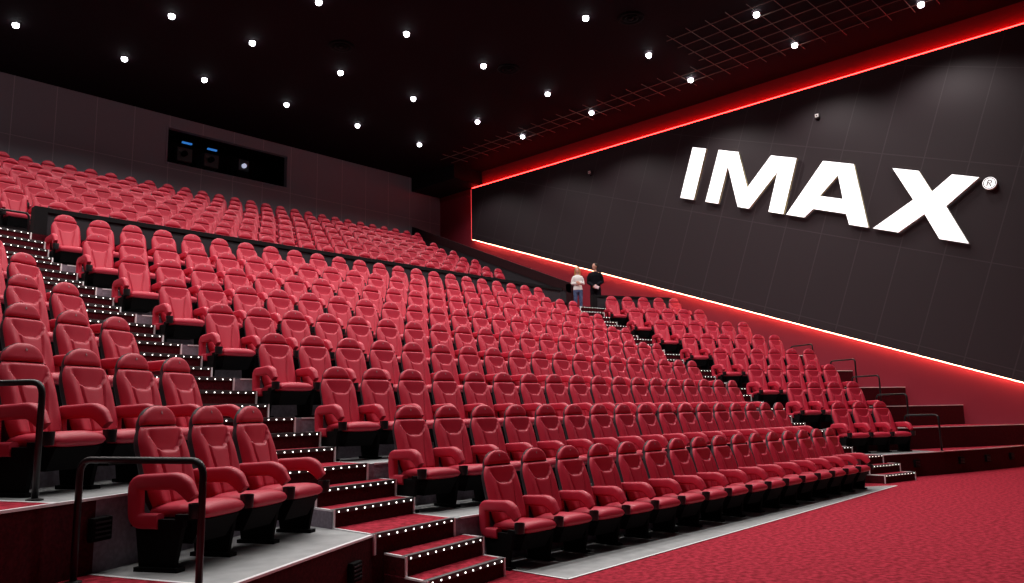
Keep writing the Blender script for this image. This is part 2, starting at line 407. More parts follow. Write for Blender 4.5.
# barrier behind the top row of the right block
n_ = (sin(RTH), cos(RTH)); dd = (cos(RTH), -sin(RTH)); a0 = rpos(9, 0)
A = (a0[0]+n_[0]*.36-dd[0]*.48, a0[1]+n_[1]*.36-dd[1]*.48); Ln = 3.10
def obox(m, s0, s1, o0, o1, z0, z1, mi):
    pt = lambda s, o: (A[0]+dd[0]*s+n_[0]*o, A[1]+dd[1]*s+n_[1]*o)
    m.prism([pt(s0, o0), pt(s1, o0), pt(s1, o1), pt(s0, o1)], z0, z1, mi, mi)
b = MB(); obox(b, 0, Ln, 0.02, 0.12, F(9)-.1, F(9)+1.14, 1); obox(b, -.05, Ln, -.01, 0.15, F(9)+1.14, F(9)+1.21, 0); obox(b, -.06, .12, -.02, .16, F(9)-.1, F(9)+1.21, 0); obox(b, Ln-.1, Ln+.03, -.02, .16, F(9)-.1, F(9)+1.2, 2)
tag(b.build('wall_barrier', [MATTE, DKGREY, GREYSIDE]), kind='structure')

# ------------------------------------------------------------------ aisle stairs with lit nosings
def make_step(parent, p0, p1, back0, back1, z0, z1, landing=False, cheek=None):
    """one carpeted step; p0-p1 its nosing from left to right, back0-back1 the foot of the next riser"""
    s = MB()
    p0 = Vector((*p0, 0)); p1 = Vector((*p1, 0)); b0 = Vector((*back0, 0)); b1 = Vector((*back1, 0))
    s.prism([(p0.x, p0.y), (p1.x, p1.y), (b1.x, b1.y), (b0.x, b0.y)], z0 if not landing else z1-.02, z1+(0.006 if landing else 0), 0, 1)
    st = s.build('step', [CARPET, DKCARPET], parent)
    v = (p1-p0).normalized(); nn = Vector((-v.y, v.x, 0)); Lg = (p1-p0).length
    zt = z1+(0.006 if landing else 0)
    def bar(m, s0, s1, o0, o1, za, zb):
        q = [p0+v*s0+nn*o0, p0+v*s1+nn*o0, p0+v*s1+nn*o1, p0+v*s0+nn*o1]
        m.prism([(k.x, k.y) for k in q], za, zb)
    m = MB(); bar(m, 0, Lg, -0.012, 0.045, zt-.003, zt+.006); bar(m, 0, Lg, -0.012, 0.0, zt-.035, zt-.003)
    m.build('nosing', [NOSING], st)
    m = MB(); bar(m, 0.02, Lg-.02, -.004, 0.006, zt+.006, zt+.0085)
    m.build('nosing_edge', [EDGEGREY], st)
    m = MB(); n = max(3, int(Lg/0.112))
    for k in range(n):
        c = (k+0.5)*Lg/n; bar(m, c-.0062, c+.0062, -.016, -.011, zt-.025, zt-.013)
    m.build('light_strip', [LED], st)
    m = MB()
    if not landing or True:
        bar(m, Lg-.012, Lg+.010, -.014, 0.012, z0, zt+.004); bar(m, -.010, 0.012, -.014, 0.012, z0, zt+.004)
        d1 = (b1-p1); d0 = (b0-p0)
        for o, d, sg in ((p1, d1, 1), (p0, d0, -1)):
            sd = v*0.012
            q = [o-sd, o+sd, o+sd+d, o-sd+d]; m.prism([(k.x, k.y) for k in q], zt-.012, zt+.004)
    m.build('edge_trim', [TRIM], st)
    # grey cheek at both ends of the step
    m = MB()
    for o, d, sg in ((p1, b1-p1, 1), (p0, b0-p0, -1)):
        q = [o+v*sg*.001, o+v*sg*.02, o+v*sg*.02+d, o+v*sg*.001+d]; m.prism([(k.x, k.y) for k in q], z0, zt-.012)
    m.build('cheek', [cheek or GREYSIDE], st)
    return st
def stairs(name, nose, label):
    root = tag(empty(name, (0, 0, 0)), kind='structure')
    # two free-standing steps up from the floor
    h = F(2)/3
    for k, o in ((1, -0.57), (2, -0.285)):
        a, b_ = nose(2, o); c, d_ = nose(2, 0.0)
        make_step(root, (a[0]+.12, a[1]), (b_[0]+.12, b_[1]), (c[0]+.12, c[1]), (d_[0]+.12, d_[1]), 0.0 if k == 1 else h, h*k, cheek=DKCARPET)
    for r in range(2, 10):
        top = F(r+1) if r < 9 else CROSS; k_ = 3 if r < 9 else 4
        h = (top-F(r))/k_
        l0 = nose(r); l1 = nose(r, .63 if r < 9 else .50); l2 = nose(r, .94 if r < 9 else .75); l3 = nose(r+1)
        sh = lambda l: ((l[0][0], l[0][1]), (l[1][0], l[1][1]))
        make_step(root, *l0, *l1, F(r)-(F(r)-F(r-1))/3, F(r), landing=True)
        nxt = ((l0[0][0], l3[0][1]), (l0[1][0], l3[1][1]))
        make_step(root, *l1, *nxt, F(r), F(r)+h); make_step(root, *l2, *nxt, F(r)+h, F(r)+2*h)
        if r == 9: make_step(root, *nose(9, .99), *nxt, F(9)+2*h, F(9)+3*h)
    make_step(root, *nose(10), *nose(10, .6), CROSS-h, CROSS, landing=True)
    return root
stairs('aisle_stairs', lnose, '')
stairs('aisle_stairs', rnose, '')

# ------------------------------------------------------------------ the seat
def smoothstep(a, b, x):
    t = min(1, max(0, (x-a)/(b-a))); return t*t*(3-2*t)
B0 = Vector((0, -0.165, 0.40)); B1 = Vector((0, 0.010, 0.985)); BL = (B1-B0).length; BT = (B1-B0).normalized(); BN = Vector((0, -BT.z, BT.y))
def back_w(v):
    w = 0.248
    if v > 0.72: w *= sqrt(max(0, 1-0.40*((v-.72)/.28)**2.4))
    if v < 0.2: w -= 0.03*((.2-v)/.2)**1.6
    return w
def back_d(u, v):
    a = abs(u); x = u*back_w(v)
    d = 0.056*(1-a**4.0)**0.5                                            # rolled edges
    d += 0.020*smoothstep(.45, .8, a)*(1-smoothstep(.8, 1.0, a))*smoothstep(.95, .55, v)*1.0   # side bolsters
    smile = 0.668+0.19*min(1.0, (abs(x)/0.175))**3.2                  # lower seam of the head pillow
    sx = 0.078+0.045*smoothstep(.1, .72, v)                               # two upright seams
    if v > smile: d -= 0.030*(1-smoothstep(smile-.02, 1.02, v))*(1-smoothstep(.150, .195, abs(x)))
    d -= 0.008*math.exp(-((v-smile)/.010)**2)*(1-smoothstep(.150, .185, abs(x)))
    if v < smile: d -= 0.021*math.exp(-((abs(x)-sx)/.0085)**2)*smoothstep(smile+.02, smile-.04, v)
    d += 0.004*(1-smoothstep(.0, sx, abs(x)))*(1-smoothstep(smile-.05, smile, v))
    d *= 1-0.75*smoothstep(.955, 1.0, v)
    d *= 0.5+0.5*smoothstep(0, .07, v)
    return d
def dome_pos(u, v):
    """headrest: u -1..1 across, v 0..1 up a half ellipse; tilted a little forward"""
    a, hgt = 0.192, 0.145
    w = a*sqrt(max(0, 1-(v*0.985)**1.9))
    e = abs(u)
    d = 0.037*(1-e**6.0)**0.5*(1-v**6.0)**0.5*(0.75+.25*smoothstep(0, .16, v))
    base = B1+BT*0.010
    t = (BT+BN*0.10).normalized()
    return base+Vector((u*w, 0, 0))+t*(v*hgt)+BN*(d+0.010*v)
def grid_mesh(fn, nu, nv, back_off, us=None, vs=None):
    """closed pad: front heightfield plus a flat back"""
    us = us or [-1+2*i/(nu-1) for i in range(nu)]; vs = vs or [j/(nv-1) for j in range(nv)]
    nu, nv = len(us), len(vs)
    m = MB(); V = []
    for v in vs:
        for u in us: V.append(fn(u, v))
    for v in vs:
        for u in us: V.append(fn.back(u, v))
    n = nu*nv; Fc = []
    for j in range(nv-1):
        for i in range(nu-1):
            a = j*nu+i; Fc.append((a, a+1, a+nu+1, a+nu)); Fc.append((n+a, n+a+nu, n+a+nu+1, n+a+1))
    for i in range(nu-1):
        Fc.append((i, n+i, n+i+1, i+1)); a = (nv-1)*nu+i; Fc.append((a, a+1, n+a+1, n+a))
    for j in range(nv-1):
        a = j*nu; Fc.append((a, a+nu, n+a+nu, n+a)); a = j*nu+nu-1; Fc.append((a, n+a, n+a+nu, a+nu))
    m.add([tuple(p) for p in V], Fc); return m
class BackFn:
    def __call__(s, u, v): return B0+BT*(v*BL)+Vector((u*back_w(v), 0, 0))+BN*back_d(u, v)
    def back(s, u, v): return B0+BT*(v*BL)+Vector((u*back_w(v)*.97, 0, 0))-BN*0.012
class DomeFn:
    def __call__(s, u, v): return dome_pos(u, v)
    def back(s, u, v):
        p = dome_pos(u, v); q = B1+BT*.01; d = (p-q).dot(BN)
        return p-BN*(d+0.012-0.010*v)
def seat_meshes(fine=True):
    nu, nv = (61, 61) if fine else (15, 15)
    ms = {}
    e = [-1+2*i/(nu-1) for i in range(nu)]; e = [math.copysign(abs(x)**0.9, x) for x in e]
    ms['backrest'] = grid_mesh(BackFn(), nu, nv, 0, us=e)
    n2 = 21 if fine else 9
    ms['headrest'] = grid_mesh(DomeFn(), n2, n2 if fine else 7, 0, vs=[sin(pi/2*j/((n2 if fine else 7)-1)) for j in range(n2 if fine else 7)])
    # dark shell behind: outline of back and headrest, extruded backwards
    out = []
    for j in range(13): v = j/12; out.append((back_w(v)*.985, v*BL))
    for j in range(1, 13): v = sin(pi/2*j/12); out.append((max(.001, .192*.985*sqrt(max(0, 1-(v*.985)**1.9))), BL+.01+v*.150))
    pts = [(x, h) for x, h in out]+[(-x, h) for x, h in out[::-1]]
    m = MB(); n = len(pts); rings = ((0.004, 1.0), (-0.035, 1.0), (-0.062, .94), (-0.072, .80))
    cx, ch = 0, .38
    for d, s_ in rings:
        for x, h in pts:
            t = max(0, h-BL)*0.10
            m.v.append(tuple(B0+BT*(ch+(h-ch)*s_)+Vector((x*s_, 0, 0))+BN*(d+t)))
    for k in range(len(rings)-1):
        for i in range(n):
            i2 = (i+1) % n; m.f.append([k*n+i, k*n+i2, (k+1)*n+i2, (k+1)*n+i]); m.m.append(0)
    m.f.append([(len(rings)-1)*n+i for i in range(n)]); m.m.append(0); m.f.append([i for i in range(n)][::-1]); m.m.append(0)
    ms['back_shell'] = m
    # cushion: rounded profile with a waterfall front edge
    m = MB(); nx = 17 if fine else 7
    prof = [(-.13, .345), (-.13, .405), (-.15, .428), (-.22, .436), (-.32, .440), (-.42, .446), (-.50, .449), (-.555, .444), (-.592, .428), (-.610, .400), (-.608, .370), (-.590, .350), (-.55, .340)]
    for i in range(nx):
        u = -1+2*i/(nx-1); u = math.copysign(abs(u)**.75, u); e_ = (1-abs(u)**5)**.5
        for y, z in prof: m.v.append((u*.240, -.36+(y+.36)*(.93+.07*e_), .385+(z-.385)*(.35+.65*e_)+.010*(1-u*u)*(1 if z > .42 else 0)))
    k = len(prof)
    for i in range(nx-1):
        for j in range(k): m.f.append([i*k+j, i*k+(j+1) % k, (i+1)*k+(j+1) % k, (i+1)*k+j]); m.m.append(0)
    m.f.append(list(range(k))); m.m.append(0); m.f.append([(nx-1)*k+j for j in range(k)][::-1]); m.m.append(0)
    ms['seat_cushion'] = m
    ms['seat_pan'] = MB().add([(-.215, -.57, .338), (.215, -.57, .338), (.215, -.10, .352), (-.215, -.10, .352), (-.19, -.47, .17), (.19, -.47, .17), (.19, -.12, .17), (-.19, -.12, .17)],
                              [(3,2,1,0), (4,5,6,7), (0,1,5,4), (1,2,6,5), (2,3,7,6), (3,0,4,7)])
    # armrest: padded loop from the foot of the back up, forward and drooping at the tip (centred on x = 0)
    pa = fillet([(0, -.285, .335), (0, -.085, .335), (0, -.070, .598), (0, -.30, .606)], .058, 5 if fine else 2)
    pb = fillet([(0, -.30, .606), (0, -.45, .612), (0, -.545, .495)], .15, 8 if fine else 3)
    P_ = [Vector(q) for q in pa[:-1]]+[Vector(q) for q in pb]; n = len(P_)
    sc = []
    for i, q in enumerate(P_):
        t = i/(n-1); sc.append(.86+.14*smoothstep(.4, .7, t)-.08*smoothstep(.90, .97, t)-.22*smoothstep(.96, 1.0, t))
    m = MB(); prof = rrect(.122, .090, .030, 4 if fine else 2)
    m.sweep([tuple(q) for q in P_], [(a, c) for a, c in prof], up=(1, 0, 0), scale=sc)
    ms['armrest'] = m
    m = MB(); cp = [(.001, .012), (.038, .012), (.042, .096), (.045, .100), (.051, .100), (.053, .093), (.047, .0), (.001, .0)]
    m.lathe(cp, (0, -.572, .360), 16 if fine else 8)
    ms['cup_holder'] = m
    m = MB()
    for lo, hi in (((-.022, -.49, .30), (.022, -.06, .35)),): m.box(lo, hi)
    m.add([(-.02, -.48, .30), (.02, -.48, .30), (.02, -.10, .30), (-.02, -.10, .30), (-.018, -.43, .03), (.018, -.43, .03), (.018, -.14, .03), (-.018, -.14, .03)], [(3,2,1,0), (4,5,6,7), (0,1,5,4), (1,2,6,5), (2,3,7,6), (3,0,4,7)])
    m.box((-.045, -.47, 0.0), (.045, -.12, .03)); m.box((-.020, -.53, .345), (.020, -.42, .385))
    ms['pedestal'] = m
    # small embroidered star on the headrest
    m = MB(); base = dome_pos(0, .58)+BN*.0035; t = (BT+BN*.10).normalized(); pts = []
    for i in range(10):
        a = pi/2+i*pi/5; r_ = .013 if i % 2 == 0 else .0055
        pts.append(base+Vector((r_*cos(a), 0, 0))+t*(r_*1.25*sin(a)))
    m.add([tuple(q) for q in pts]+[tuple(q-BN*.006) for q in pts], [list(range(10))]+[[i, (i+1) % 10, 10+(i+1) % 10, 10+i] for i in range(10)])
    ms['emblem'] = m
    return ms
PARTM = {'backrest': LEATHER, 'headrest': LEATHER, 'back_shell': SHELL, 'seat_cushion': LEATHER, 'seat_pan': BLACK, 'armrest': LEATHER, 'cup_holder': CUP, 'pedestal': BLACK, 'emblem': EMBLEM}
SM = {}
_fine = seat_meshes(True)
for k, m in _fine.items():
    me = m.mesh(k); me.materials.append(PARTM[k])
    for p_ in me.polygons: p_.use_smooth = True
    if k in ('pedestal', 'seat_pan', 'emblem', 'back_shell', 'cup_holder', 'armrest'): me.set_sharp_from_angle(angle=R(50))
    SM[k] = me
def part(name, parent, loc=(0, 0, 0)):
    o = bpy.data.objects.new(name, SM[name]); link(o); o.parent = parent; o.location = loc; return o
def arm(parent, x):
    a = part('armrest', parent, (x, 0, 0)); part('cup_holder', a); part('pedestal', parent, (x, 0, 0))
def make_seat():
    root = empty('cinema_seat')
    for k in ('backrest', 'back_shell', 'seat_cushion', 'seat_pan'): part(k, root)
    h = part('headrest', root); part('emblem', h)
    arm(root, -.30)
    return root
def copy_tree(o, parent=None):
    c = o.copy(); link(c); c.parent = parent
    for ch in o.children: copy_tree(ch, c)
    return c
SEAT0 = make_seat(); SEAT_USED = [False]; NSEAT = [0]
def place_seat(x, y, z, rz, label, group, end=False):
    if SEAT_USED[0]: o = copy_tree(SEAT0)
    else: o = SEAT0; SEAT_USED[0] = True
    o.location = (x, y, z); o.rotation_euler = (0, 0, rz)
    tag(o, label, 'seat', group)
    NSEAT[0] += 1
    return o
ORD = ['first', 'second', 'third', 'fourth', 'fifth', 'sixth', 'seventh', 'eighth', 'ninth', 'tenth', 'eleventh', 'twelfth', 'thirteenth', 'fourteenth', 'fifteenth', 'sixteenth',
       'seventeenth', 'eighteenth', 'nineteenth', 'twentieth', 'twenty-first', 'twenty-second', 'twenty-third', 'twenty-fourth', 'twenty-fifth', 'twenty-sixth', 'twenty-seventh', 'twenty-eighth']
ends = []
for r in range(1, 10):
    n = CENTRE_N[r]
    for i in range(n):
        x = XC*(r-1)+.6*i; y = D*(r-1)
        if r == 1: x += 0.15; y += 0.12
        if r == 1: row = 'front row'
        else: row = ORD[r-1]+' row'
        if i == 0: lab = f'red padded cinema seat at the left aisle end of the {row}, centre block'
        elif i == n-1: lab = f'red padded cinema seat at the right aisle end of the {row}, centre block'
        else: lab = f'red padded cinema seat, {ORD[i]} from left in the {row}, centre block'
        s_ = place_seat(x, y, F(r), 0, lab, f'seats in the {row} of the centre block')
        if i == n-1: ends.append(s_)
rown = {2: 'front', 3: 'second', 4: 'third', 5: 'fourth', 6: 'fifth', 7: 'sixth', 8: 'seventh', 9: 'eighth'}
for r in range(2, 9):
    for i in range(r+1):
        x, y = lpos(r, i); z = F(r)
        vis = [px((x+a, y+b_, z+c)) for a in (-.3, .3) for b_ in (-.5, 0) for c in (.4, 1.13)]
        if not any(0 <= q[0] <= 1024 for q in vis): continue
        lab = f'red padded seat beside the stairs, {rown[r]} row of the left block' if i == 0 else f'red padded seat, {ORD[i]} from the stairs in the {rown[r]} row, left block'
        s_ = place_seat(x, y, z, LTH, lab, f'seats in the {rown[r]} row of the left block')
        if i == 0: ends.append(s_)
for r in range(2, 10):
    for i in range(RIGHT_N[r]):
        x, y = rpos(r, i)
        rw = 'top' if r == 9 else rown[r]
        lab = f'red padded seat beside the far stairs, {rw} row of the right block' if i == 0 else f'red padded seat, {ORD[i]} from the stairs in the {rw} row, right block'
        s_ = place_seat(x, y, F(r), -RTH, lab, f'seats in the {rw} row of the right block')
        if i == RIGHT_N[r]-1: ends.append(s_)
# rear block: the rows that show most are single seats, the rest one mass
rest = []
def up_x(j, n): return .6*(n+UP_F[j])
for j in range(7):
    lo = -1 if j == 0 else -6
    names = {1: 'second row behind the dark barrier', 2: 'third row behind the dark barrier'}
    k = 0
    for n in range(lo, UP_LAST[j]+1):
        p_ = (up_x(j, n), UP_Y[j], UP_Z[j])
        if not any(in_frame((p_[0]+a, p_[1], p_[2]+1.1)) for a in (-.3, 0, .3)): continue
        k += 1
        if j in names or (j == 3 and k <= 8):
            nm = names.get(j, 'fourth row behind the dark barrier')
            s_ = place_seat(*p_, 0, f'red padded seat, {ORD[k-1]} visible from left, {nm}', f'seats in the {nm}')
            if n == UP_LAST[j]: ends.append(s_)
        else: rest.append(p_)
for s_ in ends: arm(s_, .30)
low = seat_meshes(False); mass = MB(); MI = [LEATHER, SHELL, BLACK]
for p_ in rest:
    for k, m in low.items():
        if k in ('emblem', 'seat_pan', 'cup_holder', 'pedestal'): continue
        ox = p_[0]+(-.30 if k == 'armrest' else 0)
        mass.add([(q[0]+ox, q[1]+p_[1], q[2]+p_[2]) for q in m.v], m.f, 1 if k == 'back_shell' else 0)
    m = low['pedestal']; mass.add([(q[0]+p_[0]-.3, q[1]+p_[1], q[2]+p_[2]) for q in m.v], m.f, 2)
mo = mass.build('cinema_seats', MI, smooth=True)
tag(mo, 'rest of the red seats packed in the rear rows under the back wall', 'seats', kind='stuff')

# ------------------------------------------------------------------ lettering on the dark wall
A19 = R(19.3)
WS = (17.28-CAMP.x)/(17.5-CAMP.x)      # the letters were measured at 17.5 m; they stand a little nearer
def wall_pt(u, n, X):
    y, z = -u*cos(A19)-n*sin(A19), -u*sin(A19)+n*cos(A19)
    return (X, CAMP.y+(y-CAMP.y)*WS, CAMP.z+(z-CAMP.z)*WS)
LETTERS = {
 'I': [[(-10.54, 7.48), (-9.99, 7.48), (-9.99, 5.69), (-10.54, 5.69)]],
 'M': [[(-9.50, 7.48), (-8.75, 7.48), (-8.11, 6.36), (-7.57, 7.48), (-6.69, 7.48), (-6.66, 5.69), (-7.17, 5.69), (-7.21, 6.98), (-7.87, 5.69), (-8.28, 5.69), (-9.01, 6.98), (-9.02, 5.69), (-9.52, 5.69)]],
 'A': [[(-5.83, 7.48), (-4.88, 7.48), (-3.98, 5.69), (-4.55, 5.69), (-4.72, 5.99), (-5.75, 5.99), (-5.96, 5.69), (-6.56, 5.69)], [(-5.26, 7.10), (-4.93, 6.41), (-5.65, 6.41)]],
 'X': [[(-3.75, 7.48), (-3.03, 7.48), (-2.54, 6.95), (-2.16, 7.48), (-1.48, 7.48), (-2.09, 6.60), (-1.29, 5.69), (-2.03, 5.69), (-2.58, 6.31), (-3.13, 5.69), (-3.85, 5.69), (-2.97, 6.66)]]}
def extrude_letter(loops, X0, X1, name, parent, mats):
    bm = bmesh.new(); es = []
    for lp in loops:
        vs = [bm.verts.new(wall_pt(u, n, X0)) for u, n in lp]
        es += [bm.edges.new((vs[i], vs[(i+1) % len(vs)])) for i in range(len(vs))]
    bmesh.ops.triangle_fill(bm, edges=es, use_beauty=True)
    ex = bmesh.ops.extrude_face_region(bm, geom=bm.faces[:])
    for e in ex['geom']:
        if isinstance(e, bmesh.types.BMVert): e.co.x = X1
    bmesh.ops.recalc_face_normals(bm, faces=bm.faces)
    for f_ in bm.faces: f_.material_index = 0 if abs(f_.normal.x) > .9 else 1
    me = bpy.data.meshes.new(name); bm.to_mesh(me); bm.free()
    return obj(name, me, parent, mats)
sg = empty('lettered_sign', (0, 0, 0)); tag(sg, 'large glowing white capital letters mounted on the dark side wall', 'sign')
for k, lp in LETTERS.items(): extrude_letter(lp, PX0-.14, PX0-.03, 'letter', sg, [SIGNW, SIGNS])
for lp in LETTERS.values():       # short black spacers hold the letters off the wall
    pass
sp = MB()
for u, n in ((-10.27, 7.2), (-10.27, 5.95), (-9.25, 7.2), (-9.25, 5.95), (-6.95, 7.2), (-6.95, 5.95), (-8.1, 5.95), (-5.3, 7.3), (-6.2, 5.85), (-4.3, 5.85), (-3.3, 7.3), (-1.9, 7.3), (-3.4, 5.85), (-1.7, 5.85)):
    c = wall_pt(u, n, 0); sp.box((PX0-.03, c[1]-.03, c[2]-.03), (PX0+.0, c[1]+.03, c[2]+.03))
sp.build('spacer', [BLACK], sg)
def disc(c, rad, X0, X1, name, parent, mats, inner=0):
    m = MB(); n = 28
    pr = [wall_pt(c[0]+rad*cos(2*pi*i/n), c[1]+rad*sin(2*pi*i/n), 0) for i in range(n)]
    if not inner:
        m.add([(X0, p_[1], p_[2]) for p_ in pr]+[(X1, p_[1], p_[2]) for p_ in pr], [list(range(n)), list(range(2*n-1, n-1, -1))])
        m.add([(X0, p_[1], p_[2]) for p_ in pr]+[(X1, p_[1], p_[2]) for p_ in pr], [[i, (i+1) % n, n+(i+1) % n, n+i] for i in range(n)], 1)
    else:
        pi_ = [wall_pt(c[0]+inner*cos(2*pi*i/n), c[1]+inner*sin(2*pi*i/n), 0) for i in range(n)]
        vs = [(X, p_[1], p_[2]) for X in (X0, X1) for q in (pr, pi_) for p_ in q]
        for i in range(n):
            j = (i+1) % n
            m.f += [[i, j, n+j, n+i], [2*n+i, 3*n+i, 3*n+j, 2*n+j], [i, 2*n+i, 2*n+j, j], [n+i, n+j, 3*n+j, 3*n+i]]; m.m += [0]*4
        m.v = vs
    return m.build(name, mats, parent)
rg = disc((-1.20, 7.355), .165, PX0-.14, PX0-.0, 'registered_mark', sg, [SIGNW, SIGNS])
disc((-1.20, 7.355), .150, PX0-.146, PX0-.14, 'ring', rg, [SIGNR], inner=.128)
q = [(-.060, .085), (.025, .085), (.055, .060), (.055, .020), (.022, -.003), (.065, -.085), (.030, -.085), (-.008, -.010), (-.030, -.010), (-.030, -.085), (-.060, -.085)]
hole = [(-.030, .060), (.016, .060), (.026, .050), (.026, .028), (.014, .015), (-.030, .015)]
extrude_letter([[(-1.20+a, 7.355+c) for a, c in q], [(-1.20+a, 7.355+c) for a, c in hole]], PX0-.146, PX0-.14, 'letter', rg, [SIGNR, SIGNR])
# two small sensors on the dark wall
for y, z, lab in ((11.88, 10.60, 'small pale sensor box high on the dark wall, left of the letters'), (3.04, 10.39, 'small pale sensor box high on the dark wall, above the letters')):
    e = empty('wall_sensor', (PX0, y, z)); tag(e, lab, 'sensor')
    m = MB().box((-.10, -.07, -.07), (0, .07, .07)); m.build('housing', [EQUIP], e, bevel=.012)
    m = MB().box((-.108, -.055, -.045), (-.10, .055, .06)); m.build('front_plate', [WHITE], e)
    m = MB().sphere((-.12, 0, .0), .022); m.build('lens', [BLACK], e, smooth=True)
    m = MB().box((-.03, -.02, -.13), (0, .02, -.07)); m.build('bracket', [BLACK], e)

# ------------------------------------------------------------------ projection booth
for x, lab in ((5.75, 'dark film projector in the booth window, nearest the left edge'), (6.75, 'dark film projector in the booth window, beside the lens port')):
    e = empty('projector', (x, YB+.75, BZ0)); tag(e, lab, 'projector', 'projectors in the booth')
    MB().box((-.28, -.35, .28), (.28, .35, .80)).build('body', [EQUIP], e, bevel=.03)
    MB().box((-.18, -.25, 0), (.18, .25, .28)).build('stand', [BLACK], e, bevel=.01)
    m = MB().lathe([(.001, 0), (.09, 0), (.10, .02), (.10, .16), (.08, .16), (.07, .06), (.001, .06)], (0, 0, 0), 16)
    o = m.build('lens', [BLACK], e, smooth=True); o.location = (-.05, -.34, .55); o.rotation_euler = (R(90), 0, 0)
    MB().box((-.23, -.36, .62), (-.10, -.352, .70)).build('control_panel', [SIGNR], e)
for x, z, lab in ((5.85, 11.42, 'small blue work lamp in the booth, nearest the left edge'), (6.80, 11.40, 'small blue work lamp in the booth, the right one of two')):
    e = empty('work_lamp', (x, YB+.5, z)); tag(e, lab, 'lamp', 'blue lamps in the booth')
    MB().box((-.18, -.04, -.03), (.18, .04, .03)).build('tube', [BLUE], e, bevel=.01)
    MB().box((-.20, -.06, .03), (.20, .06, .06)).build('hood', [BLACK], e)
    MB().box((-.012, -.012, .06), (.012, .012, BZ1-z)).build('hanger', [BLACK], e)
e = empty('projector', (8.0, YB+.62, BZ0)); tag(e, 'grey projector with a bright lens at the right of the booth', 'projector', 'projectors in the booth')
MB().box((-.24, -.2, .0), (.24, .4, .42)).build('stand', [BLACK], e, bevel=.01)
MB().box((-.20, -.25, .42), (.22, .4, .86)).build('body', [EQUIP], e, bevel=.02)
m = MB().lathe([(.001, 0), (.085, 0), (.085, .1), (.001, .12)], (0, 0, 0), 18); o = m.build('lens', [GLASS], e, smooth=True); o.location = (0, -.24, .60); o.rotation_euler = (R(90), 0, 0)

# ------------------------------------------------------------------ ceiling lights and vents
LIGHTS = [(13.13, 17.01), (10.23, 17.07), (7.34, 17.11), (4.44, 17.09), (2.10, 17.30), (-0.73, 17.21), (15.41, 13.59), (13.07, 13.66), (10.11, 13.71), (7.19, 13.69), (4.27, 13.76), (2.01, 13.84),
          (15.39, 10.23), (13.0, 10.22), (10.03, 10.24), (7.05, 10.28), (4.36, 10.51), (15.47, 6.27), (12.99, 6.21), (9.93, 6.19), (15.52, 2.83), (13.01, 2.78), (15.65, -0.56)]
LROW = [('back line', 6), ('second line', 6), ('third line', 5), ('fourth line', 3), ('fifth line', 2), ('nearest line', 1)]
LNAME = []
for nm, n in LROW:
    for k in range(n):
        LNAME.append(f'bright round downlight in the black ceiling, {ORD[k]} from the right in the {nm}' if n > 1 else 'bright round downlight in the black ceiling, nearest the top right corner')
SPOT_E = 410.0
def spot(x, y, z, e, parent=None):
    l = bpy.data.lights.new('downlight_beam', 'SPOT'); l.energy = e; l.spot_size = R(132); l.spot_blend = 0.6; l.shadow_soft_size = 0.12; l.color = (1.0, 0.93, 0.90)
    o = link(bpy.data.objects.new('downlight_beam', l)); o.location = (x, y, z)
    if parent: o.parent = parent
    return o
D0 = None
for (x, y), lab in zip(LIGHTS, LNAME):
    if D0 is None:
        D0 = empty('downlight')
        MB().lathe([(.085, -.012), (.120, -.012), (.125, 0.0), (.125, .004), (.085, .004), (.085, -.012)], (0, 0, 0), 24).build('ring', [SHELL], D0, smooth=True)
        MB().lathe([(.001, -.126), (.030, -.121), (.057, -.107), (.076, -.084), (.084, -.053), (.082, -.026), (.076, -.004)], (0, 0, 0), 24).build('lens', [LAMP], D0, smooth=True)
        d = D0
    else: d = copy_tree(D0)
    d.location = (x, y, ZC-.045 if x > 12.4 else ZC-.004); tag(d, lab, 'ceiling light', 'downlights in the black ceiling')
def row_e(y): return SPOT_E*(0.55 if y > 15 else 0.63 if y > 12 else 0.82 if y > 8 else 1.10)
for (x, y) in LIGHTS: spot(x, y, ZC-.32, row_e(y))
# the same ceiling lights go on outside the picture
for y in (17.1, 13.7, 10.24, 6.22, 2.8, -0.56):
    for x in (15.45, 13.05, 10.1, 7.15, 4.35, 2.05, -0.75, -3.6, -6.3):
        if any(abs(x-a) < .7 and abs(y-b_) < .7 for a, b_ in LIGHTS): continue
        spot(x, y, ZC-.32, row_e(y)*(1.0 if y > 0 else .85))
for (x, y), lab in zip(((10.85, 5.36), (6.21, 12.21), (10.78, 9.90)), ('round dark ceiling vent beside a downlight near the top centre', 'round dark ceiling vent above the left half of the seating', 'round dark ceiling vent right of the brightest middle downlight')):
    e = empty('ceiling_vent', (x, y, ZC-.004)); tag(e, lab, 'vent', 'round vents in the ceiling')
    MB().lathe([(.23, 0), (.34, 0), (.36, -.03), (.34, -.05), (.27, -.04), (.23, 0)], (0, 0, 0), 28).build('rim', [BLACK], e, smooth=True)
    MB().lathe([(.12, -.01), (.21, -.04), (.21, -.05), (.12, -.02), (.12, -.01)], (0, 0, 0), 24).build('louvre', [BLACK], e, smooth=True)
    MB().lathe([(.001, -.02), (.08, -.03), (.08, -.045), (.001, -.05)], (0, 0, 0), 16).build('louvre', [BLACK], e, smooth=True)
    for a in (0, 90): MB().box((-.25, -.012, -.02), (.25, .012, -.008), M=Matrix.Rotation(R(a), 4, 'Z')).build('spoke', [BLACK], e)

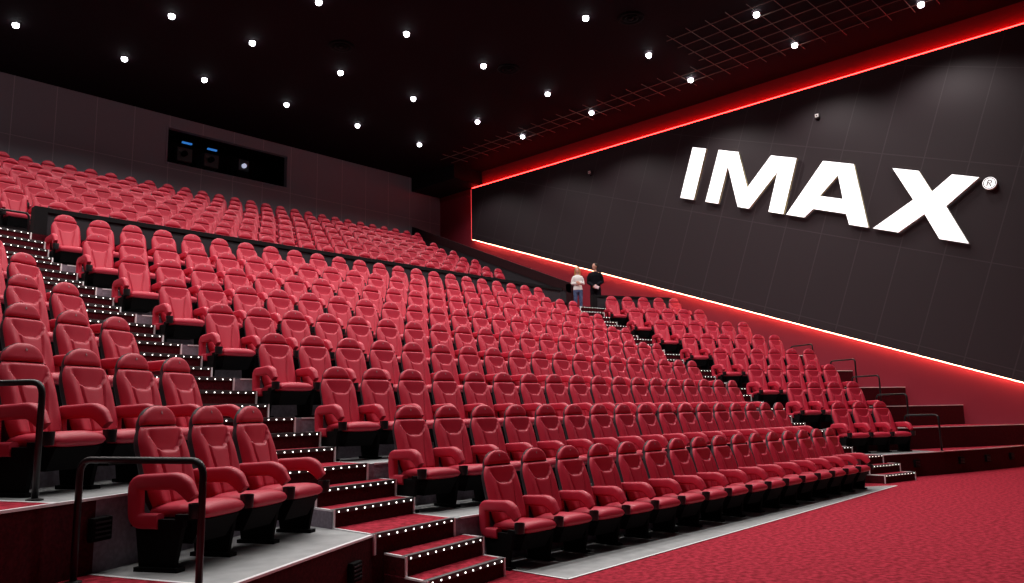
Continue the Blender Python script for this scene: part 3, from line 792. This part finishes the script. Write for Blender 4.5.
# ------------------------------------------------------------------ hand rails
def rail(front, back, h, label, group, both=True):
    e = empty('handrail', front); tag(e, label, 'handrail', group)
    d = Vector(back)-Vector(front)
    pts = [(0, 0, .0), (0, 0, h), (d.x, d.y, h)] + ([(d.x, d.y, 0)] if both else [])
    m = MB().sweep([tuple(q) for q in fillet(pts, .10, 7)], circ(.022, 12), up=(.3, 1, .1))
    m.build('tube', [STEEL], e, smooth=True)
    for q in ([(0, 0)] + ([(d.x, d.y)] if both else [])):
        MB().lathe([(.001, 0), (.055, 0), (.055, .008), (.03, .014), (.001, .014)], (q[0], q[1], 0), 16).build('foot_plate', [STEEL], e)
    return e
rail((-3.74, -1.18, F(2)+.004), (-4.12, -.21, F(2)+.004), .78, 'black tube handrail at the end of the nearest left row', 'handrails at the left row ends')
rail((-4.26, .20, F(3)+.004), (-4.82, 1.20, F(3)+.004), .80, 'black tube handrail at the left edge, end of the second left row', 'handrails at the left row ends')
for r in range(2, 7):
    p_ = rpos(r, min(RIGHT_N[r], 6 if r < 6 else 6)-1)
    dx, dy = cos(RTH), -sin(RTH); nx, ny = sin(RTH), cos(RTH)
    a = (p_[0]+dx*.91-nx*.75, p_[1]+dy*.91-ny*.75); b_ = (a[0]+nx*.95, a[1]+ny*.95)
    if a[0] > WALLX-.3 or b_[0] > WALLX-.2:
        s_ = (WALLX-.35-max(a[0], b_[0])); a = (a[0]+s_*dx, a[1]+s_*dy); b_ = (b_[0]+s_*dx, b_[1]+s_*dy)
    rail((*a, F(r)+.004), (*b_, F(r)+.004), .80, f'black tube handrail by the red wall at the end of the right {rown[r]} row', 'handrails at the right row ends')
e = rail((-1.45, 11.80, CROSS), (-6.0, 11.80, CROSS), .80, 'black handrail across the left front of the rear seats', 'handrails at the rear block', both=True)

# small louvred lights let into the risers
def riser_light(x, y, z, ang, label):
    e = empty('riser_light', (x, y, z), ang); tag(e, label, 'step light', 'lights let into the platform fronts')
    MB().box((-.09, -.03, -.08), (.09, 0.02, .08)).build('housing', [BLACK], e, bevel=.01)
    m = MB()
    for k in range(4): m.box((-.07, -.036, -.055+.032*k), (.07, -.028, -.043+.032*k))
    m.build('louvre', [SHELL], e)
riser_light(-2.02, lline(1, -2.02)-.10, .27, LTH, 'dark louvred light in the platform front beside the lower steps')
riser_light(-2.85, lline(1, -2.85)-.09, .27, LTH, 'dark louvred light in the platform front under the nearest left seats')
riser_light(-3.90, lline(2, -3.90)-.03, .80, LTH, 'dark louvred light behind the nearest handrail')
for k, x in enumerate((12.7, 14.2, 15.2, 16.3)):
    fx = [(11.72, .08), (13.73, -.62), (15.4, -1.12), (16.9, -1.46), (WALLX, -1.6)]
    for a, b_ in zip(fx[:-1], fx[1:]):
        if a[0] <= x <= b_[0]:
            t_ = (x-a[0])/(b_[0]-a[0]); riser_light(x, a[1]+t_*(b_[1]-a[1])-.02, .28, math.atan2(b_[1]-a[1], b_[0]-a[0]), f'dark light in the far right platform front, {ORD[k]} from the stairs')

# ------------------------------------------------------------------ two people on the cross aisle
def loft(m, rings, n=20):
    """closed tube through horizontal ellipses (centre, rx, ry)"""
    b0 = len(m.v)
    for c, rx, ry in rings:
        for i in range(n): m.v.append((c[0]+rx*cos(2*pi*i/n), c[1]+ry*sin(2*pi*i/n), c[2]))
    k = len(rings)
    for j in range(k-1):
        for i in range(n): m.f.append([b0+j*n+i, b0+j*n+(i+1) % n, b0+(j+1)*n+(i+1) % n, b0+(j+1)*n+i]); m.m.append(0)
    m.f.append([b0+i for i in range(n)][::-1]); m.m.append(0); m.f.append([b0+(k-1)*n+i for i in range(n)]); m.m.append(0)
def limb(m, pts, n=14):
    """tapering limb through joints (point, radius), rounded at every joint"""
    for (p, r), (q, t) in zip(pts[:-1], pts[1:]):
        p, q = Vector(p), Vector(q); d = (q-p).normalized()
        m.sweep([tuple(p), tuple(q)], circ(1.0, n), up=(.21, .35, .91) if abs(d.z) < .9 else (1, .1, 0), scale=[r, t])
    for p, r in pts: m.sphere(tuple(p), r, 9)
def body_mesh(name, m, voxel, mt, parent, M, smooth=6):
    """fuse overlapping forms into one continuous skin"""
    m.v = [tuple(M @ Vector(q)) for q in m.v]
    me = m.mesh(name); o = bpy.data.objects.new(name, me); link(o)
    r = o.modifiers.new('fuse', 'REMESH'); r.mode = 'VOXEL'; r.voxel_size = voxel; r.adaptivity = 0
    t = o.modifiers.new('relax', 'SMOOTH'); t.iterations = smooth; t.factor = 0.5
    bpy.context.view_layer.update()
    nm = bpy.data.meshes.new_from_object(o.evaluated_get(bpy.context.evaluated_depsgraph_get()))
    bpy.data.objects.remove(o); nm.name = name; nm.materials.clear()
    return obj(name, nm, parent, [mt], smooth=True)
def person(loc, rz, H, label, female, group):
    e = empty('person', loc, rz); tag(e, label, 'person', group)
    SC = Matrix.Scale(H/1.76, 4); turn = Matrix.Translation((0, 0, 0)) @ Matrix.Rotation(R(-14) if female else R(-42), 4, 'Z')
    I4 = Matrix.Identity(4)
    sh = .158 if female else .188
    T = [(.80, .155, .105), (.90, .170, .118), (1.00, .150, .105), (1.10, .122, .092), (1.20, .135, .105), (1.30, .150, .110), (1.37, .155, .092), (1.405, .118, .076), (1.440, .068, .060), (1.47, .054, .054)] if female else \
        [(.80, .150, .108), (.90, .162, .118), (1.00, .155, .115), (1.10, .155, .112), (1.22, .172, .122), (1.32, .185, .125), (1.385, .182, .100), (1.425, .128, .080), (1.46, .076, .066), (1.485, .062, .060)]
    torso = lambda g, z0=0, z1=9: [((0, 0, z), rx+g, ry+g) for z, rx, ry in T if z0 <= z <= z1]
    arms = {}; legs = {}; hands = {}
    for sd in (-1, 1):
        el = Vector((sd*(sh+.058), .015, 1.115)) if female else Vector((sd*(sh+.052), .02, 1.10))
        wr = Vector((sd*.045, -.165, 1.11+.022*sd)) if female else Vector((sd*.070, -.170, .965+.012*sd))
        ha = Vector((-sd*.040, -.190, 1.112+.022*sd)) if female else Vector((sd*.012, -.192, .915+.020*sd))
        k = 1.0 if female else 1.15
        arms[sd] = [((sd*(sh-.022), .005, 1.352 if female else 1.365), .050*k), ((sd*(sh+.030), .01, 1.25), .045*k), (tuple(el), .038*k), (tuple(el.lerp(wr, .4)), .036*k), (tuple(wr), .025*k)]
        d = (ha-wr).normalized(); side = d.cross(Vector((0, -1, 0))).normalized(); hm = []
        hm.append([(tuple(wr), .024*k), (tuple(wr+d*.045+side*.012), .024), (tuple(wr+d*.078), .022)]); hm.append([(tuple(wr), .022), (tuple(wr+d*.06-side*.016), .022), (tuple(wr+d*.08-side*.012), .020)])
        for q, ln in enumerate((.062, .072, .066, .050)):
            o_ = side*(.030-.020*q); p0 = wr+d*.078+o_; p1 = p0+d*ln*.55+Vector((0, -.003, 0)); p2 = p1+d*ln*.40+Vector((0, .014, 0))
            hm.append([(tuple(p0), .0100), (tuple(p1), .0090), (tuple(p2), .0078)])
        p0 = wr+d*.022+side*.026; p1 = p0+d*.030+side*.018; p2 = p1+d*.028-side*.002
        hm.append([(tuple(p0), .0125), (tuple(p1), .0105), (tuple(p2), .0085)]); hands[sd] = hm
        hx = .088
        legs[sd] = [((sd*hx, 0, .84), .088), ((sd*(hx+.008), -.005, .66), .074), ((sd*(hx+.010), -.012, .47), .056), ((sd*(hx+.012), .012, .34), .054), ((sd*(hx+.012), .012, .10), .038)]
    # body: one fused surface with head, hands and feet
    m = MB(); loft(m, torso(0)); m.sphere((0, -.004, 1.648), 1, 14, sc=(.074, .094, .108)); m.sphere((0, -.032, 1.578), 1, 12, sc=(.056, .064, .056))
    limb(m, [((0, .008, 1.42), .058), ((0, .004, 1.52), .050), ((0, 0, 1.58), .052)])
    limb(m, [((0, -.090, 1.648), .011), ((0, -.108, 1.612), .013)]); limb(m, [((-.028, -.082, 1.672), .014), ((.028, -.082, 1.672), .014)]); limb(m, [((-.016, -.092, 1.566), .010), ((.016, -.092, 1.566), .010)])
    hd = []
    for i, q in enumerate(m.v):
        if q[2] > 1.53: m.v[i] = tuple(turn @ Vector(q))
    for sd in (-1, 1):
        limb(m, arms[sd]); limb(m, legs[sd]); limb(m, [((sd*.100, .03, .045), .038), ((sd*.108, -.06, .035), .036), ((sd*.112, -.14, .026), .026)])
        for h_ in hands[sd]: limb(m, h_, 10)
    body_mesh('body', m, .0075, SKIN, e, SC, 4)
    # clothes follow the body
    g = .011 if female else .016
    m = MB(); loft(m, [((0, 0, .86 if female else .79), .178 if female else .186, .128 if female else .134)]+torso(g, .89, 1.45 if female else 1.47))
    for sd in (-1, 1): limb(m, [(p, r_+g*.9) for p, r_ in arms[sd][:-1]]+[(arms[sd][-1][0], arms[sd][-1][1]+.008)])
    body_mesh('blouse' if female else 'jacket', m, .011, WHITE if female else SUIT, e, SC, 5)
    m = MB(); loft(m, [((0, 0, .755), .125, .105), ((0, 0, .80), .160, .116), ((0, 0, .86), .168, .122), ((0, 0, .93), .172, .122), ((0, 0, 1.0), .158, .112)])
    for sd in (-1, 1): limb(m, [(p, r_+(.010 if female else .020)) for p, r_ in legs[sd]]+([] if female else [((legs[sd][-1][0][0], .005, .05), .060)]))
    body_mesh('trousers', m, .012, JEANS if female else SUIT, e, SC, 6)
    for sd in (-1, 1):
        m = MB(); limb(m, [((sd*.100, .035, .046), .047), ((sd*.108, -.06, .042), .045), ((sd*.114, -.155, .032), .033)]); m.box((sd*.107-.042, -.19, .0), (sd*.107+.042, .075, .02))
        body_mesh('shoe', m, .010, SHOE, e, SC, 3)
    m = MB(); m.sphere((0, .026, 1.672), 1, 14, sc=(.089, .098, .100))
    if female:
        loft(m, [((0, .060, 1.36), .060, .022), ((0, .066, 1.44), .098, .036), ((0, .062, 1.56), .100, .052), ((0, .045, 1.68), .080, .060)])
        for sd in (-1, 1): limb(m, [((sd*.050, -.026, 1.722), .034), ((sd*.082, -.010, 1.65), .026), ((sd*.092, -.005, 1.54), .026), ((sd*.095, -.020, 1.43), .018)])
    body_mesh('hair', m, .009, BLOND if female else BROWN, e, SC @ turn, 4)
    Mh = SC @ turn
    for sd in (-1, 1):
        w = MB().sphere((0, 0, 0), .0095, sc=(1.15, .5, .6)); w.v = [tuple(Mh @ (Vector(q)+Vector((sd*.029, -.089, 1.652)))) for q in w.v]; ey = w.build('eye', [WHITE], e, smooth=True)
        w = MB().sphere((0, 0, 0), .0050, sc=(1, .6, .95)); w.v = [tuple(Mh @ (Vector(q)+Vector((sd*.029, -.0918, 1.652)))) for q in w.v]; w.build('iris', [EYE], ey, smooth=True)
        if not female:
            w = MB().sphere((0, 0, 0), .030, sc=(.35, .65, 1.05)); w.v = [tuple(Mh @ (Vector(q)+Vector((sd*.076, .004, 1.632)))) for q in w.v]; w.build('ear', [SKIN], e, smooth=True)
    w = MB().sphere((0, 0, 0), .018, sc=(1.3, .4, .36)); w.v = [tuple(Mh @ (Vector(q)+Vector((0, -.0985, 1.567)))) for q in w.v]; w.build('mouth', [LIP], e, smooth=True)
    return e
ang = math.atan2(-5.93-10.7, -5.99-15.0)+pi/2              # facing the camera side
person((15.30, 11.02, CROSS+.002), ang+R(6), 1.64, 'blond person in white blouse and blue jeans, arms folded, standing by stairs', True, None)
man = person((16.02, 10.80, CROSS), ang-R(4), 1.83, 'person in black suit, hands clasped, standing behind the right block', False, None)
pp = MB().box((-.09, -.012, -.055), (.09, .012, .055)); o = pp.build('folded_paper', [PAPER], None, bevel=.004)
Mx = Matrix.Translation((16.02, 10.80, CROSS)) @ Matrix.Rotation(ang-R(4), 4, 'Z')
o.matrix_world = Mx @ Matrix.Translation((.050, -.240, .935)) @ Matrix.Rotation(R(25), 4, 'Y') @ Matrix.Rotation(R(-20), 4, 'X')
tag(o, 'folded pale pink paper held in the hands of the person in black', 'paper')

# ------------------------------------------------------------------ world and view
wd = bpy.data.worlds.new('world'); S.world = wd; wd.use_nodes = True
wd.node_tree.nodes['Background'].inputs[0].default_value = (0.75, 0.66, 0.8, 1); wd.node_tree.nodes['Background'].inputs[1].default_value = 0.012
S.view_settings.view_transform = 'Standard'; S.view_settings.look = 'None'; S.view_settings.gamma = 1; S.view_settings.use_curve_mapping = False
S.view_settings.exposure = 0.0
S.cycles.use_denoising = True
S.cycles.max_bounces = 5
S.cycles.sample_clamp_indirect = 3.0
print('SEATS', NSEAT[0], 'REST', len(rest))
